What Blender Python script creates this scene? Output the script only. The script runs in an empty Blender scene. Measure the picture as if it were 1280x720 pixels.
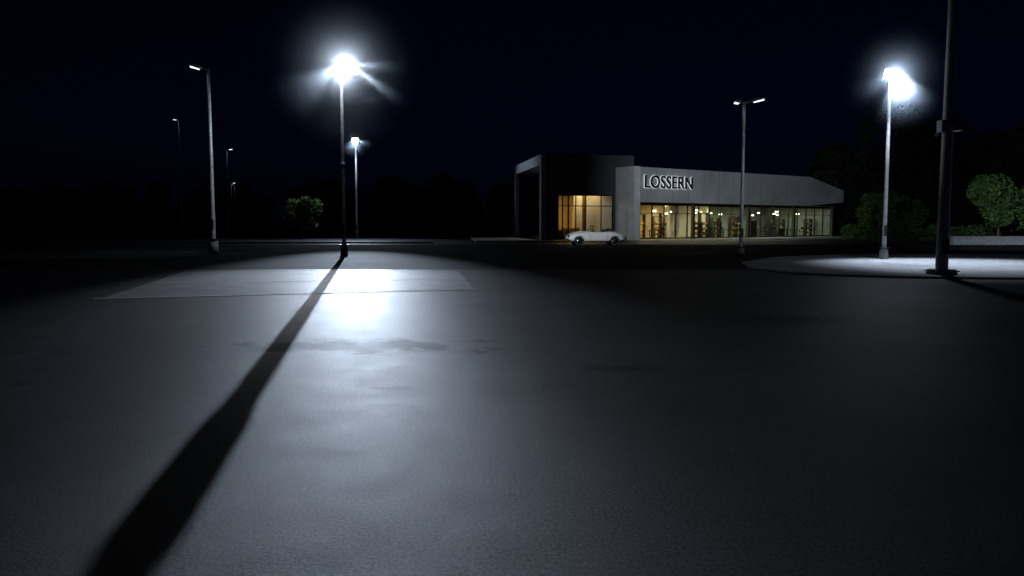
import bpy, math, random
from mathutils import Vector, Matrix
random.seed(7)
sc=bpy.context.scene
sc.view_settings.view_transform='Standard'
sc.view_settings.look='None'
sc.view_settings.exposure=0
COL=sc.collection

# ------------------------------------------------------------ materials
def mat(name,col,rough=.6,metal=0,emis=None,estr=0,noise=None,bump=None,spec=.5,alpha=None):
    m=bpy.data.materials.new(name); m.use_nodes=True
    nt=m.node_tree; b=nt.nodes['Principled BSDF']
    b.inputs['Base Color'].default_value=(*col,1)
    b.inputs['Roughness'].default_value=rough
    b.inputs['Metallic'].default_value=metal
    b.inputs['Specular IOR Level'].default_value=spec
    if emis:
        b.inputs['Emission Color'].default_value=(*emis,1)
        b.inputs['Emission Strength'].default_value=estr
    tc=nt.nodes.new('ShaderNodeTexCoord')
    if noise:
        n=nt.nodes.new('ShaderNodeTexNoise'); n.inputs['Scale'].default_value=noise[0]; n.inputs['Detail'].default_value=6
        nt.links.new(tc.outputs['Object'],n.inputs['Vector'])
        r=nt.nodes.new('ShaderNodeMapRange'); r.inputs['From Min'].default_value=.3; r.inputs['From Max'].default_value=.7
        r.inputs['To Min'].default_value=1-noise[1]; r.inputs['To Max'].default_value=1+noise[1]
        nt.links.new(n.outputs['Fac'],r.inputs['Value'])
        v=nt.nodes.new('ShaderNodeVectorMath'); v.operation='SCALE'; v.inputs[0].default_value=col
        nt.links.new(r.outputs['Result'],v.inputs['Scale']); nt.links.new(v.outputs[0],b.inputs['Base Color'])
    if bump:
        n=nt.nodes.new('ShaderNodeTexNoise'); n.inputs['Scale'].default_value=bump[0]; n.inputs['Detail'].default_value=4
        nt.links.new(tc.outputs['Object'],n.inputs['Vector'])
        bp=nt.nodes.new('ShaderNodeBump'); bp.inputs['Strength'].default_value=bump[1]; bp.inputs['Distance'].default_value=bump[2]
        nt.links.new(n.outputs['Fac'],bp.inputs['Height']); nt.links.new(bp.outputs[0],b.inputs['Normal'])
    return m

def asphalt(name,base,rough,stains=(),spec=.5,bstr=.5):
    m=bpy.data.materials.new(name); m.use_nodes=True
    nt=m.node_tree; N=nt.nodes; L=nt.links; b=N['Principled BSDF']
    tc=N.new('ShaderNodeTexCoord')
    def noise(s,d,rough=.5):
        n=N.new('ShaderNodeTexNoise'); n.inputs['Scale'].default_value=s; n.inputs['Detail'].default_value=d; n.inputs['Roughness'].default_value=rough
        L.new(tc.outputs['Object'],n.inputs['Vector']); return n
    def mr(src,a,bb,c,d):
        r=N.new('ShaderNodeMapRange'); r.inputs['From Min'].default_value=a; r.inputs['From Max'].default_value=bb
        r.inputs['To Min'].default_value=c; r.inputs['To Max'].default_value=d; L.new(src,r.inputs['Value']); return r.outputs['Result']
    def mul(a,c):
        x=N.new('ShaderNodeMath'); x.operation='MULTIPLY'; L.new(a,x.inputs[0])
        if isinstance(c,float): x.inputs[1].default_value=c
        else: L.new(c,x.inputs[1])
        return x.outputs[0]
    big=noise(.3,6,.65); mid=noise(2.2,7,.75); fine=noise(48,6,.85)
    f=mul(mul(mr(big.outputs['Fac'],.3,.7,.7,1.25),mr(mid.outputs['Fac'],.3,.7,.65,1.3)),mr(fine.outputs['Fac'],.36,.66,.1,2.1))
    rr=mr(mid.outputs['Fac'],.3,.7,rough-.05,rough+.05)
    sf=mul(mul(mr(fine.outputs['Fac'],.38,.64,spec*.1,spec*2.0),mr(big.outputs['Fac'],.32,.68,.6,1.35)),mr(mid.outputs['Fac'],.3,.7,.68,1.32))
    for (sx,sy,rx,ry,k) in stains:
        mp=N.new('ShaderNodeMapping'); mp.vector_type='POINT'
        mp.inputs['Location'].default_value=(-sx/rx,-sy/ry,0); mp.inputs['Scale'].default_value=(1/rx,1/ry,0)
        L.new(tc.outputs['Object'],mp.inputs['Vector'])
        ln=N.new('ShaderNodeVectorMath'); ln.operation='LENGTH'; L.new(mp.outputs[0],ln.inputs[0])
        ad=N.new('ShaderNodeMath'); ad.operation='ADD'; L.new(ln.outputs['Value'],ad.inputs[0])
        sn=noise(1.9,8,.75); L.new(mr(sn.outputs['Fac'],.3,.7,-.8,.8),ad.inputs[1])
        k1=mr(ad.outputs[0],.55,1.0,k,1.0); f=mul(f,k1); sf=mul(sf,k1)
    v=N.new('ShaderNodeVectorMath'); v.operation='SCALE'; v.inputs[0].default_value=base
    L.new(f,v.inputs['Scale']); L.new(v.outputs[0],b.inputs['Base Color'])
    L.new(rr,b.inputs['Roughness']); L.new(sf,b.inputs['Specular IOR Level'])
    b1=N.new('ShaderNodeBump'); b1.inputs['Strength'].default_value=bstr; b1.inputs['Distance'].default_value=.006
    L.new(fine.outputs['Fac'],b1.inputs['Height'])
    b2=N.new('ShaderNodeBump'); b2.inputs['Strength'].default_value=.12; b2.inputs['Distance'].default_value=.02
    L.new(mid.outputs['Fac'],b2.inputs['Height']); L.new(b1.outputs[0],b2.inputs['Normal'])
    L.new(b2.outputs[0],b.inputs['Normal'])
    return m

M_asph=asphalt('asphalt_worn',(.018,.020,.026),.53,[(-1.9,9.7,1.6,.7,.15),(4.4,12.4,.9,.7,.45),(-1.0,7.2,.3,.1,.4),(1.2,8.2,.5,.25,.5)],spec=.27,bstr=.8)
M_shade=asphalt('asphalt_shaded',(.014,.015,.017),.8,spec=.03)  # street shade put into the lane's near-black colour
M_conc=asphalt('concrete_slab',(.3,.312,.335),.55,bstr=.3,spec=.25)
M_pave=asphalt('concrete_paving',(.26,.265,.28),.7,bstr=.3,spec=.2)
M_walk=asphalt('concrete_walk',(.26,.26,.26),.7,bstr=.3)
M_grass=mat('grass',(.03,.045,.02),.95,noise=(3,.5),bump=(25,.8,.05),spec=.1)
M_paint=mat('white_paint',(.62,.62,.6),.6,noise=(14,.4))
M_kerb=mat('kerb_concrete',(.2,.2,.2),.8,noise=(5,.25))
M_galv=mat('galvanised_steel',(.45,.46,.48),.55,.3,noise=(9,.25))
M_dark=mat('dark_metal',(.03,.032,.035),.5,.3,noise=(6,.2))
M_foot=mat('footing_concrete',(.28,.28,.28),.85,noise=(8,.25))
M_wallA=mat('dark_render',(.045,.049,.054),.7,noise=(.6,.15),bump=(40,.3,.01))
M_wallL=mat('grey_cladding',(.36,.37,.385),.6,noise=(.35,.2),bump=(30,.2,.01))
M_white=mat('white_slab',(.6,.61,.62),.6,noise=(1,.1))
M_roof=mat('roof_felt',(.08,.08,.085),.9,noise=(2,.2))
M_frame=mat('window_frame',(.015,.015,.017),.4,.5)
M_yel=mat('warm_plaster',(.62,.42,.13),.8,noise=(1.2,.2))
M_cream=mat('cream_plaster',(.6,.42,.2),.8,noise=(1,.15))
M_floor=mat('interior_floor',(.22,.18,.13),.35,noise=(2,.2))
M_int=mat('interior_grey',(.3,.31,.27),.8,noise=(1,.3))
M_wood=mat('wood',(.16,.09,.04),.5,noise=(7,.35))
M_blk=mat('black_furniture',(.012,.012,.012),.5)
M_pan=mat('white_panel',(.7,.7,.66),.6)
M_lampw=mat('pendant_glow',(.8,.8,.7),.5,emis=(1,.86,.6),estr=5)
M_lens=mat('lamp_lens_lit',(.9,.9,.9),.3,emis=(.82,.9,1),estr=60)
M_lensoff=mat('lamp_lens',(.7,.72,.75),.2)
M_lensdim=mat('lamp_lens_dim',(.8,.8,.8),.3,emis=(.85,.92,1),estr=2.5)
M_sign=mat('sign_black',(.01,.01,.012),.4)
M_signw=mat('sign_white_edge',(.8,.8,.8),.5,emis=(.9,.95,1),estr=.45)
M_bark=mat('bark',(.07,.055,.04),.9,noise=(12,.4),bump=(30,.6,.02))
M_leaf=mat('leaves',(.06,.115,.03),.6,noise=(1.3,.55),spec=.2)
M_leafl=mat('leaves_light',(.1,.15,.04),.6,noise=(1.3,.4),spec=.2)
M_leafd=mat('leaves_dark',(.016,.022,.012),.9,noise=(.2,.4),spec=.05)
M_car=mat('car_paint_white',(.8,.8,.78),.28); M_car.node_tree.nodes['Principled BSDF'].inputs['Coat Weight'].default_value=.8
M_tyre=mat('tyre',(.02,.02,.02),.8); M_chrome=mat('chrome',(.7,.7,.7),.15,1)
M_seat=mat('car_interior',(.05,.02,.015),.6)
g=bpy.data.materials.new('glass'); g.use_nodes=True; nt=g.node_tree; nt.nodes.clear()
o=nt.nodes.new('ShaderNodeOutputMaterial'); mx=nt.nodes.new('ShaderNodeMixShader'); t=nt.nodes.new('ShaderNodeBsdfTransparent'); t.inputs[0].default_value=(.88,.9,.88,1)
gl=nt.nodes.new('ShaderNodeBsdfGlossy'); gl.inputs['Roughness'].default_value=.03; mx.inputs[0].default_value=.06
nt.links.new(t.outputs[0],mx.inputs[1]); nt.links.new(gl.outputs[0],mx.inputs[2]); nt.links.new(mx.outputs[0],o.inputs[0]); M_glass=g

# ------------------------------------------------------------ mesh helpers
def root(name,loc=(0,0,0)):
    e=bpy.data.objects.new(name,None); e.location=loc; e.empty_display_size=.3; COL.objects.link(e); return e
def adopt(ob,par):
    if par is not None:
        ob.parent=par; ob.matrix_parent_inverse=Matrix.Translation(-Vector(par.location))
def mesh(name,vs,fs,m,par=None,smooth=False):
    me=bpy.data.meshes.new(name); me.from_pydata([tuple(v) for v in vs],[],fs); me.update()
    ob=bpy.data.objects.new(name,me); COL.objects.link(ob)
    if m: me.materials.append(m)
    if smooth:
        for p in me.polygons: p.use_smooth=True
    adopt(ob,par); return ob
BF=[(0,3,2,1),(4,5,6,7),(0,1,5,4),(1,2,6,5),(2,3,7,6),(3,0,4,7)]
class Frame:
    def __init__(s,p0,p1):
        s.o=Vector((p0[0],p0[1],0)); d=Vector((p1[0]-p0[0],p1[1]-p0[1],0)); s.len=d.length; s.d=d.normalized(); s.n=Vector((-s.d.y,s.d.x,0))
    def p(s,a,n,z): return s.o+s.d*a+s.n*n+Vector((0,0,z))
def fbox(F,s0,s1,n0,n1,z0,z1,m,name,par=None,bev=0):
    vs=[F.p(a,n,z) for z in (z0,z1) for a,n in ((s0,n0),(s1,n0),(s1,n1),(s0,n1))]
    ob=mesh(name,vs,BF,m,par)
    if bev:
        b=ob.modifiers.new('b','BEVEL'); b.width=bev; b.segments=2
    return ob
W=Frame((0,0),(1,0))
def multi(boxes,m,name,par=None,F=W,bev=0):
    vs=[];fs=[]
    for (s0,s1,n0,n1,z0,z1) in boxes:
        k=len(vs); vs+=[F.p(a,n,z) for z in (z0,z1) for a,n in ((s0,n0),(s1,n0),(s1,n1),(s0,n1))]
        fs+=[tuple(i+k for i in f) for f in BF]
    ob=mesh(name,vs,fs,m,par)
    if bev:
        b=ob.modifiers.new('b','BEVEL'); b.width=bev; b.segments=2
    return ob
def tube(pts,rad,m,name,par=None,seg=20,caps=True):
    vs=[];fs=[]
    n=len(pts); pts=[Vector(p) for p in pts]
    for i,p in enumerate(pts):
        d=(pts[min(i+1,n-1)]-pts[max(i-1,0)]).normalized()
        a=Vector((0,1,0)) if abs(d.y)<.9 else Vector((1,0,0))
        u=d.cross(a).normalized(); w=d.cross(u).normalized()
        for k in range(seg):
            t=2*math.pi*k/seg; vs.append(p+(u*math.cos(t)+w*math.sin(t))*rad[i])
    for i in range(n-1):
        for k in range(seg):
            a=i*seg+k;b=i*seg+(k+1)%seg; fs.append((a,b,b+seg,a+seg))
    if caps: fs.append(tuple(range(seg-1,-1,-1))); fs.append(tuple((n-1)*seg+k for k in range(seg)))
    ob=mesh(name,vs,fs,m,par,True)
    for p in ob.data.polygons:
        if len(p.vertices)>4: p.use_smooth=False
    return ob
def sheet(name,pts,z,m,par=None):
    return mesh(name,[(x,y,z) for x,y in pts],[tuple(range(len(pts)))],m,par)

# ------------------------------------------------------------ ground
sheet('ground',[(-900,-300),(900,-300),(900,1500),(-900,1500)],-.012,M_grass)
sheet('parking_lot',[(-75,-20),(75,-20),(75,98),(-75,98)],0,M_asph)
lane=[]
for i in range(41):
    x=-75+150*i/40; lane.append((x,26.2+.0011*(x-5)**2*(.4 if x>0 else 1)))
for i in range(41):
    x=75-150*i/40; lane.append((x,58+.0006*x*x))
sheet('shaded_driveway',lane,.004,M_shade)  # dark sheet whose colour holds the shade across the lot
sheet('concrete_pad',[(-8.3,16.1),(-.9,18.4),(-1.7,25.3),(-10.4,25.3)],.004,M_conc)
def line(x0,y0,x1,y1,w=.12,z=.009):
    d=Vector((x1-x0,y1-y0)).normalized(); n=Vector((-d.y,d.x))*w/2
    return [(x0-n.x,y0-n.y,z),(x1-n.x,y1-n.y,z),(x1+n.x,y1+n.y,z),(x0+n.x,y0+n.y,z)]
vs=[];fs=[]
for L in [line(-8.4,15.9,-.8,18.2,.2),line(-9.2,20.3,-1.2,21.6,.2),line(-10.5,25.5,-1.6,25.6,.14),
          line(-22,42,-16,42.4),line(-24,46,-16.5,46.6),line(2.5,60,7,60.2),line(8,58.8,12,59),line(16,30,24,30.4),line(15.5,36,27,36.4),line(13,27.2,22,27.6)]:
    k=len(vs); vs+=L; fs.append((k,k+1,k+2,k+3))
mesh('parking_markings',vs,fs,M_paint)
# a few loose chippings on the asphalt
Rg=random.Random(5); vs=[];fs=[]
for i in range(60):
    y=3+Rg.random()**1.2*14; x=Rg.uniform(-.6,.6)*y; s=Rg.uniform(.002,.005); k=len(vs)
    for (a,b_,c) in ((1,0,0),(0,1,0),(-1,0,0),(0,-1,0),(0,0,1)): vs.append((x+a*s*Rg.uniform(.7,1.5),y+b_*s*Rg.uniform(.7,1.5),c*s*Rg.uniform(.6,1.1)+.001))
    fs+=[(k,k+1,k+4),(k+1,k+2,k+4),(k+2,k+3,k+4),(k+3,k,k+4)]
mesh('gravel',vs,fs,M_kerb)
isl=[(7.9,26.5),(8.3,24.2),(9.2,22.8),(11.0,21.9),(13,21.5),(40,21.0),(40,38.5),(16,38.5),(11.5,35),(8.8,30.5)]
def prism(name,pts,z0,z1,m,par):
    n=len(pts); vs=[(x,y,z0) for x,y in pts]+[(x,y,z1) for x,y in pts]
    fs=[tuple(range(n,2*n))]+[(i,(i+1)%n,n+(i+1)%n,n+i) for i in range(n)]
    return mesh(name,vs,fs,m,par)
pv=root('pavement',(20,30,0))
ct=Vector((22,29)); inner=[]
for p in isl:
    v=Vector(p)-ct; inner.append(tuple(ct+v*(1-.16/v.length*1.3)))
prism('kerb',isl,0,.055,M_kerb,pv); prism('paving',inner,.0,.059,M_pave,pv)
wk=root('walkway',(15,68,0))
prism('slab',[(-3,66.5),(11,66.2),(42,88),(38.5,92),(10,74),(2,71.5),(-1,90),(-5,90)],0,.1,M_walk,wk)
multi([(-75,-6,61,61.25,0,.13)],M_kerb,'kerb')

# ------------------------------------------------------------ street lamps
LC0=(.68,.81,1)
def glare_ball(loc,r,dens,par):  # added scattering ball that imitates the glare around a lit lamp
    bpy.ops.mesh.primitive_uv_sphere_add(radius=r,location=loc,segments=32,ring_count=16)
    ob=bpy.context.object; ob.name='lamp_glare'
    m=bpy.data.materials.new('glare_scatter'); m.use_nodes=True; nt=m.node_tree; nt.nodes.clear()
    o=nt.nodes.new('ShaderNodeOutputMaterial'); v=nt.nodes.new('ShaderNodeVolumeScatter'); v.inputs['Color'].default_value=(.7,.84,1,1)
    v.inputs['Anisotropy'].default_value=.3
    tc=nt.nodes.new('ShaderNodeTexCoord'); ln=nt.nodes.new('ShaderNodeVectorMath'); ln.operation='LENGTH'
    mr=nt.nodes.new('ShaderNodeMapRange')
    mr.inputs['From Min'].default_value=0; mr.inputs['From Max'].default_value=r*.97; mr.inputs['To Min'].default_value=1; mr.inputs['To Max'].default_value=0
    pw=nt.nodes.new('ShaderNodeMath'); pw.operation='POWER'; pw.inputs[1].default_value=4.0
    ml=nt.nodes.new('ShaderNodeMath'); ml.operation='MULTIPLY'; ml.inputs[1].default_value=dens
    nt.links.new(tc.outputs['Object'],ln.inputs[0]); nt.links.new(ln.outputs['Value'],mr.inputs['Value']); nt.links.new(mr.outputs['Result'],pw.inputs[0]); nt.links.new(pw.outputs[0],ml.inputs[0]); nt.links.new(ml.outputs[0],v.inputs['Density'])
    nt.links.new(v.outputs[0],o.inputs['Volume']); ob.data.materials.append(m); adopt(ob,par)
def point(loc,power,r,par,col=LC0):
    l=bpy.data.lights.new('lamp_light','POINT'); l.energy=power; l.color=col; l.shadow_soft_size=r
    ob=bpy.data.objects.new('lamp_light',l); ob.location=loc; COL.objects.link(ob); adopt(ob,par)
def spot(loc,tgt,power,ang,blend,r,par,col=LC0):
    l=bpy.data.lights.new('flood_light','SPOT'); l.energy=power; l.color=col; l.shadow_soft_size=r; l.spot_size=math.radians(ang); l.spot_blend=blend
    ob=bpy.data.objects.new('flood_light',l); ob.location=loc
    ob.rotation_euler=(Vector(tgt)-Vector(loc)).to_track_quat('-Z','Y').to_euler(); COL.objects.link(ob); adopt(ob,par)
def lamp(x,y,h,r0,r1,heads,foot=.45,lens=None,fh=.5,clamp=None,mp=M_galv):
    e=root('street_lamp',(x,y,0))
    tube([(x,y,.05),(x,y,fh),(x,y,h*.5),(x,y,h)],[r0*1.05,r0,(r0+r1)/2,r1],mp,'pole',e)
    if foot:
        tube([(x,y,0),(x,y,fh*.82),(x,y,fh)],[foot*.5,foot*.46,foot*.3],M_foot,'footing',e)
        multi([(x-r0*2,x+r0*2,y-r0*2,y+r0*2,fh,fh+.03)],M_dark,'base_plate',e)
        multi([(x-r0*.6,x+r0*.6,y-r0-.012,y-r0+.03,fh+.5,fh+.95)],M_dark,'access_door',e)
    if clamp:
        tube([(x,y,clamp-.1),(x,y,clamp+.1)],[r0*1.12]*2,M_galv,'collar',e)
    for (dx,dy,tilt,ln) in heads:
        d=Vector((dx,dy,0)).normalized(); L=Vector((dx,dy,0)).length
        base=Vector((x,y,h-.08)); up=math.tan(math.radians(tilt))
        tip=base+d*L*.55+Vector((0,0,L*.55*up))
        tube([base,tip],[r1*.8,r1*.6],mp,'arm',e,12)
        s=Vector((-d.y,d.x,0)); ax=(d+Vector((0,0,up))).normalized(); nz=ax.cross(s).normalized()
        if nz.z<0: nz=-nz
        vs=[]
        for (a,w,t0,t1) in ((-.02,.07,-.05,.05),(ln*.25,.16,-.07,.07),(ln*.8,.19,-.055,.06),(ln,.15,-.03,.03)):
            for (sw,tt) in ((-1,t0),(1,t0),(.8,t1),(-.8,t1)):
                vs.append(tip+ax*a+s*w*sw+nz*tt)
        fs=[(3,2,1,0),(12,13,14,15)]
        for i in range(3):
            for k in range(4): fs.append((i*4+k,i*4+(k+1)%4,(i+1)*4+(k+1)%4,(i+1)*4+k))
        mesh('lamp_head',vs,fs,mp,e)
        c=tip+ax*ln*.55
        q=[c+ax*a+s*w-nz*.085 for a,w in ((-ln*.33,-.15),(ln*.36,-.15),(ln*.36,.15),(-ln*.33,.15))]
        mesh('lens',q,[(0,1,2,3)],lens or M_lensoff,e)
    return e
def flood(e,x,y,z,w=.62,hh=.42):
    a=math.radians(20); cs,sn=math.cos(a),math.sin(a)
    def tp(px,py,pz): return (x+px,y+py*cs-pz*sn*-1*-1,z+pz*cs+py*sn)
    def bx(x0,x1,y0,y1,z0,z1): return [tp(i,j,k) for k in (z0,z1) for i,j in ((x0,y0),(x1,y0),(x1,y1),(x0,y1))]
    mesh('floodlight_housing',bx(-w/2,w/2,0,.16,-hh/2,hh/2),BF,M_dark,e)
    mesh('lens',bx(-w/2+.04,w/2-.04,-.03,-.004,-hh/2+.04,hh/2-.04),BF,M_lens,e)
    mesh('bracket',bx(-.04,.04,.162,.3,-hh/2-.15,.05),BF,M_galv,e)

e=lamp(-8.0,38,8.75,.095,.07,[],.36,clamp=4.3)
tube([(-8,38,8.65),(-7.7,38,8.78)],[.05,.05],M_galv,'arm',e)
flood(e,-7.7,37.85,8.85,.8,.55)
point((-7.7,37.4,8.85),130,.12,e)
spot((-8.0,37.5,8.8),(-14.6,39,4.6),2400,60,1,.08,e)
spot((-7.5,37.5,8.8),(6.2,56,.4),20000,16,1,.08,e)
spot((-7.7,37.4,8.8),(-6.0,22.5,0),5500,32,1,.08,e)
spot((-7.5,37.4,8.8),(12.4,22.9,5.5),2500,16,1,.08,e)
glare_ball((-7.7,37.5,8.85),4.8,.75,e)
e=lamp(-15.92,82,9.9,.12,.08,[],.4)
flood(e,-15.92,81.8,9.95,.7,.5)
spot((-15.92,81.55,9.95),(-4.8,23,0),84000,11.5,1,.06,e)
spot((-15.92,81.55,9.9),(-15.5,74,0),5000,110,1,.06,e)
spot((-15.8,81.4,9.9),(-20.9,79,3),1400,60,1,.06,e)
spot((-15.7,81.7,9.9),(1.5,78,4.5),4200,50,1,.06,e)
glare_ball((-15.92,81.5,9.95),2.5,.1,e)
e=lamp(15.4,33,7.5,.09,.06,[],.36)
flood(e,15.35,32.85,7.55,.6,.42)
point((15.35,32.4,7.5),70,.07,e)
spot((15.35,32.5,7.5),(16.5,29,0),10000,82,1,.07,e)
spot((15.2,32.7,7.5),(11.2,39,4.2),1200,50,1,.07,e)
spot((15.5,32.7,7.5),(39,62,3.5),60000,42,1,.07,e)
glare_ball((15.35,32.5,7.55),2.8,.45,e)
lamp(-14.6,39,8.95,.12,.07,[(-.45,-.1,14,.62)],.5,fh=.75,lens=M_lensdim)
e=lamp(11.2,39,7.4,.095,.07,[(-.35,0,8,.3),(.5,-.1,12,.7)],.36,fh=.35,lens=M_lensdim)
spot((11.5,39.3,7.6),(21,76,5.5),18000,48,1,.08,e,(.8,.9,1))
lamp(-35.9,87,12.8,.12,.08,[(-.3,0,5,.5)],.4,lens=M_lensdim)
lamp(-31.9,90,9.9,.1,.07,[(.3,0,5,.5)],.4,lens=M_lensdim)
lamp(-45.5,130,8.2,.1,.07,[(.3,0,5,.5)],.4,lens=M_lensdim)
lamp(-47.0,136,8.2,.1,.07,[(-.3,0,5,.5)],.4,lens=M_lensdim)
e=lamp(12.37,22.9,12.5,.17,.1,[(-.6,0,6,.8),(.6,0,6,.8)],.62,fh=.14)
tube([(12.37,22.9,.07),(12.37,22.9,.2)],[.42,.38],M_foot,'plinth',e)
multi([(12.07,12.22,22.66,22.95,4.08,4.42),(12.5,12.7,22.62,22.95,4.12,4.5),(12.2,12.54,22.7,23.06,4.22,4.27),(12.2,12.54,22.7,23.06,4.4,4.44)],M_galv,'control_box',e,bev=.012)
tube([(12.57,22.8,4.5),(12.59,22.8,4.75)],[.012,.012],M_dark,'antenna',e)
tube([(12.13,22.85,4.1),(12.08,22.85,4.02),(12.0,22.8,4.0)],[.03,.03,.05],M_galv,'camera_unit',e)

# ------------------------------------------------------------ showroom building
B=root('car_showroom',(12,75,0))
A=Frame((2.95,70),(10.95,72.2)); LA=A.len
def ab(*a,**k): return fbox(A,*a,par=B,**k)
H=7.6
multi([(0,1.15,0,.35,.1,H),(6.35,LA,0,.35,.1,H),(1.15,6.35,0,.35,4.05,H),(1.15,6.35,0,.35,.1,.3)],M_wallA,'front_wall',B,A)
Ld=Frame((2.95,70),(0.35,87))
def lb(boxes,m,name): return multi(boxes,m,name,B,Ld)
lb([(.36,1.0,.003,.35,.1,6.7),(14.6,17,.003,.35,.1,6.7),(.36,17,-2.1,.35,6.7,H)],M_wallL,'side_portal')
lb([(1.0,6.0,-2.4,-2.1,.1,.5),(1.0,17,-2.4,-2.1,4.6,6.7),(6.0,14.6,-2.4,-2.1,.1,4.6)],M_wallA,'side_wall')
lb([(1.0,6.0,-2.26,-2.24,.5,4.6)],M_glass,'side_window')
lb([(s,s+.09,-2.32,-2.2,.5,4.6) for s in (1.0,3.4,5.9)],M_frame,'side_mullions')
fbox(A,.36,LA-.3,.36,.6,H-.25,H-.1,M_roof,'parapet_cap',B)
mesh('block_roof',[(3.2,70.6,7.45),(10.8,72.7,7.45),(12,89,7.45),(.8,86.9,7.45)],[(0,1,2,3)],M_roof,B)
mesh('block_ceiling',[(5.2,70.9,4.7),(10.8,72.5,4.7),(12,89,4.7),(3.0,86.9,4.7)],[(3,2,1,0)],M_cream,B)
ab(2.6,LA-.1,.4,14,.1,.14,m=M_floor,name='block_floor')
ab(.6,2.6,.4,2.4,.1,.14,m=M_floor,name='entrance_floor')
ab(2.0,LA-.1,7.0,7.2,.14,4.6,m=M_cream,name='block_back_wall')
ab(2.9,3.7,6.7,6.97,.14,3.2,m=M_yel,name='display_wall')
ab(4.6,4.9,3.0,3.3,.14,4.6,m=M_wood,name='column')
multi([(3.2,5.6,4.5,5.1,.14,1.1),(1.6,2.3,2.0,2.5,.14,.95),(6.0,6.6,3,3.6,.14,1.5)],M_wood,'counter',B,A)
multi([(1.15,6.35,.1,.18,3.98,4.05),(1.15,6.35,.1,.18,.3,.38),(1.15,6.35,.1,.18,3.05,3.12)]+[(s,s+.07,.08,.19,.38,3.98) for s in (1.15,2.8,3.75,5.2,6.28)],M_frame,'front_mullions',B,A)
ab(1.15,6.35,.13,.14,.38,3.98,m=M_glass,name='front_window')
def area(loc,sx,sy,power,col,par):
    l=bpy.data.lights.new('ceiling_light','AREA'); l.shape='RECTANGLE'; l.size=sx; l.size_y=sy; l.energy=power; l.color=col
    ob=bpy.data.objects.new('ceiling_light',l); ob.location=loc; COL.objects.link(ob); adopt(ob,par)
area(A.p(4.4,3.6,4.5),4,3,240,(1,.66,.26),B)

C=Frame((10.55,70.0),(37.05,89.5)); LC=C.len
def cb(boxes,m,name,bev=0): return multi(boxes,m,name,B,C,bev)
cb([(0,.75,-.15,7.9,.1,6.52)],M_white,'white_fin')
zb=3.45
v=[]
for n in (0,.4):
    v+=[C.p(.75,n,zb),C.p(26.4,n,zb),C.p(LC,n,3.9),C.p(LC,n,5.2),C.p(26.4,n,6.5),C.p(.75,n,6.5)]
fs=[(0,1,2,3,4,5),(11,10,9,8,7,6)]+[(i,i+6,(i+1)%6+6,(i+1)%6) for i in range(6)]
mesh('fascia',v,fs,M_wallL,B)
cb([(s,s+.02,-.006,.0,zb+.02,6.48) for s in [.75+2.15*i for i in range(1,12)]],M_wallA,'fascia_joints')
mesh('wing_roof',[C.p(.8,.35,6.3),C.p(26.4,.35,6.3),C.p(LC,.35,5.0),C.p(LC,14,5.0),C.p(26.4,14,6.3),C.p(.8,14,6.3)],[(0,1,4,5),(1,2,3,4)],M_roof,B)
mesh('soffit',[C.p(.76,.4,zb+.02),C.p(LC,.4,zb+.02),C.p(LC,12,zb+.02),C.p(.76,12,zb+.02)],[(3,2,1,0)],M_int,B)
cb([(.76,LC,1.5,12,.1,.15)],M_floor,'wing_floor')
cb([(.76,9.5,9,9.2,.15,zb)],M_yel,'yellow_wall')
cb([(9.5,LC,10,10.2,.15,zb),(LC-.2,LC,1.5,10,.15,zb)],M_int,'rear_wall')
cb([(9.5,9.7,4.5,10,.15,zb),(17,17.2,6,10,.15,zb)],M_pan,'partition')
cb([(.76,LC,1.48,1.6,3.2,zb),(.76,LC,1.48,1.6,.15,.24),(.76,LC,1.5,1.56,2.45,2.5)]+[(s,s+.07,1.47,1.61,.24,3.2) for s in [.76+1.61*i for i in range(20)]],M_frame,'shopfront_mullions')
cb([(.8,LC,1.53,1.54,.24,3.2)],M_glass,'shopfront_window')
cb([(s,s+.28,.6,.88,.1,zb) for s in (8.6,16.9,24.6,31.8)],M_dark,'canopy_column')
R=random.Random(3)
fb=[];wb=[];pb=[];kb=[]
for i in range(34):
    s=1.6+i*.88+R.uniform(-.3,.3); n=R.uniform(2.2,7)
    t=R.random()
    if t<.35:
        w=R.uniform(.5,.9); fb+=[(s,s+w*1.6,n,n+.8,.86,.92)]+[(s+a,s+a+.06,n+b,n+b+.06,.15,.86) for a in (0.02,w*1.6-.08) for b in (.02,.7)]
        fb+=[(s+.3,s+.34,n-.5,n-.46,.15,1.15),(s+.7,s+.74,n-.5,n-.46,.15,1.15),(s+.3,s+.74,n-.5,n-.1,.6,.66),(s+.3,s+.74,n-.5,n-.46,.9,1.15)]
    elif t<.65:
        hh=R.uniform(1.6,2.6); fb+=[(s,s+.05,n,n+.4,.15,hh),(s+1.1,s+1.15,n,n+.4,.15,hh)]+[(s+.05,s+1.1,n,n+.4,z,z+.04) for z in (.4,.9,1.4)]+[(s,s+1.15,n,n+.4,hh,hh+.04)]
        for z in (.44,.94,1.44):
            for q in range(4):
                a=s+.1+q*.25; (kb if R.random()<.5 else wb).append((a,a+R.uniform(.08,.18),n+.05,n+.3,z,z+R.uniform(.12,.34)))
    elif t<.8:
        pb.append((s,s+R.uniform(.6,1.2),n,n+.05,.9,R.uniform(2.0,2.8))); fb.append((s+.3,s+.36,n+.06,n+.1,.15,1.4))
    else:
        fb.append((s,s+R.uniform(.7,1.4),n,n+.6,.15,R.uniform(.9,1.9)))
cb(fb,M_blk,'furniture'); cb(wb,M_wood,'counters'); cb(pb,M_pan,'display_panels'); cb(kb,M_yel,'merchandise')
pl=[]
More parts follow.
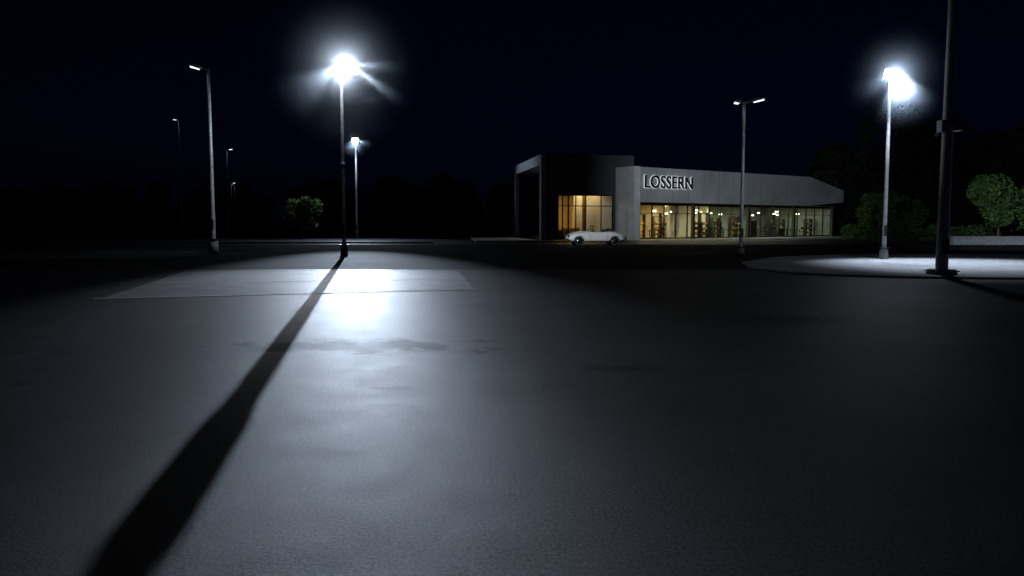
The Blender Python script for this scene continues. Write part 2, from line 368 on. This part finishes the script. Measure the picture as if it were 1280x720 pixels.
for i in range(16):
    s=2+i*1.9+R.uniform(-.4,.4); n=R.uniform(2.8,6.5); z=R.uniform(2.3,2.9)
    pl.append((s,s+.26,n,n+.26,z,z+.14)); 
    fbox(C,s+.12,s+.14,n+.12,n+.14,z+.145,zb,M_blk,'pendant_cord',B)
cb(pl,M_lampw,'pendant_lamps')
for s,p,c in ((4.5,600,(1,.7,.24)),(12.5,540,(1,.88,.48)),(20,440,(.95,1,.62)),(27.5,240,(.9,1,.75))):
    area(C.p(s,5,3.3),5,4,p,c,B)

S=root('building_sign',tuple(C.p(3.6,-.1,5.2)))
ang=math.atan2(C.d.y,C.d.x)
def text(body,size,off,ext,n,m,name):
    cu=bpy.data.curves.new(name,'FONT'); cu.body=body; cu.size=size; cu.extrude=ext; cu.offset=off; cu.space_character=1.02
    ob=bpy.data.objects.new(name,cu); COL.objects.link(ob)
    ob.rotation_euler=(math.pi/2,0,ang); ob.location=C.p(1.25,n,4.72); cu.materials.append(m)
    bpy.context.view_layer.update()
    dg=bpy.context.evaluated_depsgraph_get(); me=bpy.data.meshes.new_from_object(ob.evaluated_get(dg))
    mw=ob.matrix_world.copy(); me.transform(mw); o2=bpy.data.objects.new(name,me); COL.objects.link(o2); bpy.data.objects.remove(ob); adopt(o2,S); return o2
text('LOSSERN',1.55,.06,.03,-.06,M_signw,'letters_back')
text('LOSSERN',1.55,.026,.03,-.13,M_sign,'letters_front')

# ------------------------------------------------------------ car (small white open roadster)
def build_car(cx,cy,rot):
    e=root('parked_car',(cx,cy,0)); Rm=Matrix.Translation((cx,cy,.0))@Matrix.Rotation(rot,4,'Z')
    def T(o):
        o.data.transform(Rm); return o
    st=[(-2.1,.3,.42,.55,.6),(-2.05,.55,.34,.58,.7),(-1.85,.72,.27,.64,.84),(-1.5,.78,.25,.72,.95),(-1.1,.8,.24,.78,1.0),(-.65,.82,.24,.82,1.02),(-.2,.82,.24,.82,1.0),(.4,.82,.24,.82,1.0),(.9,.82,.24,.83,1.04),(1.3,.8,.25,.8,1.0),(1.7,.76,.27,.7,.87),(2.0,.62,.32,.6,.7),(2.12,.3,.4,.52,.56)]
    vs=[];fs=[];K=14
    for (x,w,zb_,zs,zt) in st:
        pr=[(-w*.85,zb_),(-w,zb_+.1),(-w*1.02,(zb_+zs)/2),(-w*.98,zs),(-w*.86,zs+(zt-zs)*.55),(-w*.6,zt-(zt-zs)*.12),(-w*.2,zt)]
        pr=pr+[(-a,b) for a,b in reversed(pr)]
        for a,b in pr: vs.append((x,a,b))
    for i in range(len(st)-1):
        for k in range(K):
            a=i*K+k;b=i*K+(k+1)%K; fs.append((a,a+K,b+K,b))
    fs.append(tuple(range(K))); fs.append(tuple(range((len(st)-1)*K+K-1,(len(st)-1)*K-1,-1)))
    body=mesh('body',vs,fs,M_car,None,True)
    s=body.modifiers.new('s','SUBSURF'); s.levels=2; s.render_levels=2
    for wx in (-1.28,1.22):
        for sy in (-1,1):
            bpy.ops.mesh.primitive_cylinder_add(radius=.36,depth=.5,vertices=40,location=(wx,sy*.8,.31),rotation=(math.pi/2,0,0))
            c=bpy.context.object; c.data.transform(c.matrix_world); c.matrix_world=Matrix.Identity(4)
            m=body.modifiers.new('w','BOOLEAN'); m.operation='DIFFERENCE'; m.object=c; m.solver='EXACT'; c['cut']=1
    bpy.ops.mesh.primitive_cube_add(size=1,location=(.18,0,1.0)); c=bpy.context.object; c.data.transform(Matrix.Translation((.18,0,1.0))@Matrix.Diagonal((1.35,1.24,.8,1))); c.location=(0,0,0); c['cut']=1
    bv=c.modifiers.new('b','BEVEL'); bv.width=.15; bv.segments=3
    m=body.modifiers.new('k','BOOLEAN'); m.operation='DIFFERENCE'; m.object=c; m.solver='EXACT'
    bpy.context.view_layer.update(); dg=bpy.context.evaluated_depsgraph_get()
    me=bpy.data.meshes.new_from_object(body.evaluated_get(dg)); bpy.data.objects.remove(body)
    for o in [o for o in bpy.data.objects if o.get('cut')]: bpy.data.objects.remove(o)
    body=bpy.data.objects.new('body',me); COL.objects.link(body); body.data.transform(Rm); adopt(body,e)
    me.materials.clear(); me.materials.append(M_car)
    def fin(o): T(o); adopt(o,e)
    for wx in (-1.28,1.22):
        for sy in (-1,1):
            y=sy*.68
            fin(tube([(wx,y-.09,.31),(wx,y-.06,.31),(wx,y+.06,.31),(wx,y+.09,.31)],[.27,.31,.31,.27],M_tyre,'tyre',None,32))
            fin(tube([(wx,y+sy*.088,.31),(wx,y+sy*.1,.31),(wx,y+sy*.12,.31)],[.19,.18,.06],M_chrome,'hubcap',None,24))
    z0,z1=.98,1.38
    q=[(-.52,-.62,z0),(-.52,.62,z0),(-.22,.54,z1),(-.22,-.54,z1)]
    fin(mesh('windscreen',q,[(0,1,2,3)],M_glass))
    for a,b in ((0,3),(3,2),(2,1)): fin(tube([q[a],q[b]],[.022,.022],M_chrome,'windscreen_frame',None,8))
    for sy in (-.32,.32):
        fin(multi([(.0,.5,sy-.22,sy+.22,.5,.68),(.45,.62,sy-.22,sy+.22,.6,1.14)],M_seat,'seat',None,W,.05))
    fin(tube([(.98,-.6,1.0),(.93,-.3,1.08),(.92,0,1.1),(.93,.3,1.08),(.98,.6,1.0)],[.09,.12,.13,.12,.09],M_seat,'folded_top',None,12))
    fin(tube([(-.2,-.32,.98),(-.17,-.32,1.0)],[.17,.17],M_seat,'steering_wheel',None,20))
    for bx,zz in ((-2.13,.42),(2.13,.42)):
        fin(tube([(bx*.93,-.66,zz),(bx,-.4,zz),(bx*1.01,0,zz),(bx,.4,zz),(bx*.93,.66,zz)],[.04,.05,.05,.05,.04],M_chrome,'bumper',None,12))
    for sy in (-.52,.52):
        fin(tube([(-1.95,sy,.66),(-2.03,sy,.64),(-2.06,sy,.635)],[.1,.1,.07],M_chrome,'headlight',None,20))
        fin(tube([(2.0,sy*.95,.56),(2.06,sy*.95,.55)],[.06,.05],M_seat,'tail_light',None,16))
    fin(multi([(-.5,.7,-.845,-.835,.3,.31),(-.5,-.49,-.845,-.835,.3,.8),(.69,.7,-.845,-.835,.3,.8)],M_dark,'door_gap'))
build_car(5.85,56,math.radians(6))

# ------------------------------------------------------------ vegetation
def leaves(name,blobs,n,size,m,par,seed,zs=1.0):
    R=random.Random(seed); vs=[];fs=[]
    for _ in range(n):
        (bx,by,bz,br)=R.choice(blobs)
        while True:
            d=Vector((R.uniform(-1,1),R.uniform(-1,1),R.uniform(-1,1)))
            if .25<d.length<1: break
        d=d*(d.length**-.4)
        p=Vector((bx,by,bz))+Vector((d.x,d.y,d.z*zs))*br
        if p.z<.05: continue
        u=Vector((R.gauss(0,1),R.gauss(0,1),R.gauss(0,.6))).normalized(); w=u.cross(Vector((R.gauss(0,1),R.gauss(0,1),R.gauss(0,1)))).normalized()
        s=size*R.uniform(.5,1.3); k=len(vs)
        vs+=[p-u*s,p+w*s*.45,p+u*s,p-w*s*.45]; fs.append((k,k+1,k+2,k+3))
    return mesh(name,vs,fs,m,par)
def tree(name,x,y,h,cr,n,size,m,seed,trunk=None):
    R=random.Random(seed); e=root(name,(x,y,0)); th=h-cr*1.5 if trunk is None else trunk
    tube([(x,y,0),(x+.05,y,th*.5),(x-.03,y,th+cr*.5)],[.14*h/6,.1*h/6,.05*h/6],M_bark,'trunk',e,10)
    bl=[]
    for i in range(20):
        a=R.uniform(0,6.28); rr=cr*R.uniform(.05,.85); z=th+cr*R.uniform(.1,1.3); b=cr*R.uniform(.2,.42)
        p=(x+math.cos(a)*rr,y+math.sin(a)*rr,z); bl.append((*p,b))
        tube([(x,y,th*.8),((x+p[0])/2,(y+p[1])/2,(th+z)/2),p],[.06*h/6,.04*h/6,.015],M_bark,'limb',e,6)
    leaves('foliage',bl,n,size,m,e,seed)
tree('small_tree',-20.9,79,4.5,1.9,7000,.12,M_leafl,11,1.2)
tree('small_tree',36.5,60,5.6,2.8,10000,.13,M_leaf,12,1.4)
tree('small_tree',41.5,62,5.4,2.6,9000,.13,M_leaf,13,1.5)
tree('small_tree',33.0,72,4.6,2.2,8000,.14,M_leaf,14,1.0)
tree('small_tree',37.8,78,4.8,2.2,7000,.14,M_leaf,15,1.0)
def shrub(x0,y0,x1,y1,n,r,seed,m=M_leaf,name='shrub'):
    R=random.Random(seed); bl=[(x0+(x1-x0)*t+R.uniform(-.4,.4),y0+(y1-y0)*t+R.uniform(-.4,.4),r*R.uniform(.4,.8),r*R.uniform(.6,1.1)) for t in [i/14 for i in range(15)]]
    leaves(name,bl,n,.12,m,None,seed)
shrub(30,70,44,66,9000,1.0,21,name='hedge')
lw=root('low_wall',(37,57,0))
multi([(31.5,46,57,57.4,0,.55)],M_kerb,'wall',lw); multi([(31.4,46.1,56.93,57.47,.553,.62)],M_kerb,'coping',lw)
def belt(name,pts,n,size,seed,hmin,hmax,m=M_leafd):
    R=random.Random(seed); bl=[]
    for i in range(len(pts)-1):
        (x0,y0),(x1,y1)=pts[i],pts[i+1]; L=math.hypot(x1-x0,y1-y0); c=int(L/2.6)+1
        for k in range(c):
            t=k/c; h=R.uniform(hmin,hmax); x=x0+(x1-x0)*t+R.uniform(-2,2); y=y0+(y1-y0)*t+R.uniform(-4,4)
            for z in range(3): bl.append((x+R.uniform(-1,1),y+R.uniform(-1,1),h*(.2+.28*z),h*.24*R.uniform(.8,1.2)))
    leaves(name,bl,n,size,m,None,seed)
belt('distant_trees',[(-150,150),(-90,165),(-40,170),(0,150),(30,140)],50000,.8,31,7,11)
belt('background_trees',[(40,98),(55,92),(70,80),(95,70)],50000,.5,32,10,15)
belt('background_trees',[(14,105),(28,108),(42,102)],16000,.5,33,6,8)

# ------------------------------------------------------------ sky, moonlight, camera
w=bpy.data.worlds.new('World'); sc.world=w; w.use_nodes=True; nt=w.node_tree; bg=nt.nodes['Background']
sk=nt.nodes.new('ShaderNodeTexSky'); sk.sky_type='NISHITA'; sk.sun_disc=False; sk.sun_elevation=math.radians(25); sk.sun_rotation=math.radians(200)
mu=nt.nodes.new('ShaderNodeVectorMath'); mu.operation='MULTIPLY'; mu.inputs[1].default_value=(.1,.17,.9)
nt.links.new(sk.outputs[0],mu.inputs[0]); nt.links.new(mu.outputs[0],bg.inputs[0]); bg.inputs[1].default_value=.0006
sn=bpy.data.lights.new('moon','SUN'); sn.energy=.004; sn.angle=math.radians(.5); sn.color=(.7,.8,1)
so=bpy.data.objects.new('moon',sn); COL.objects.link(so); az=math.radians(200); el=math.radians(25)
dr=Vector((math.sin(az)*math.cos(el),math.cos(az)*math.cos(el),math.sin(el))); so.rotation_euler=dr.to_track_quat('Z','Y').to_euler()
cam=bpy.data.cameras.new('camera'); cam.lens=28; cam.sensor_width=36; cam.clip_end=3000
co=bpy.data.objects.new('camera',cam); co.location=(0,0,1.5); co.rotation_euler=(math.radians(90-4.6),0,0); COL.objects.link(co); sc.camera=co
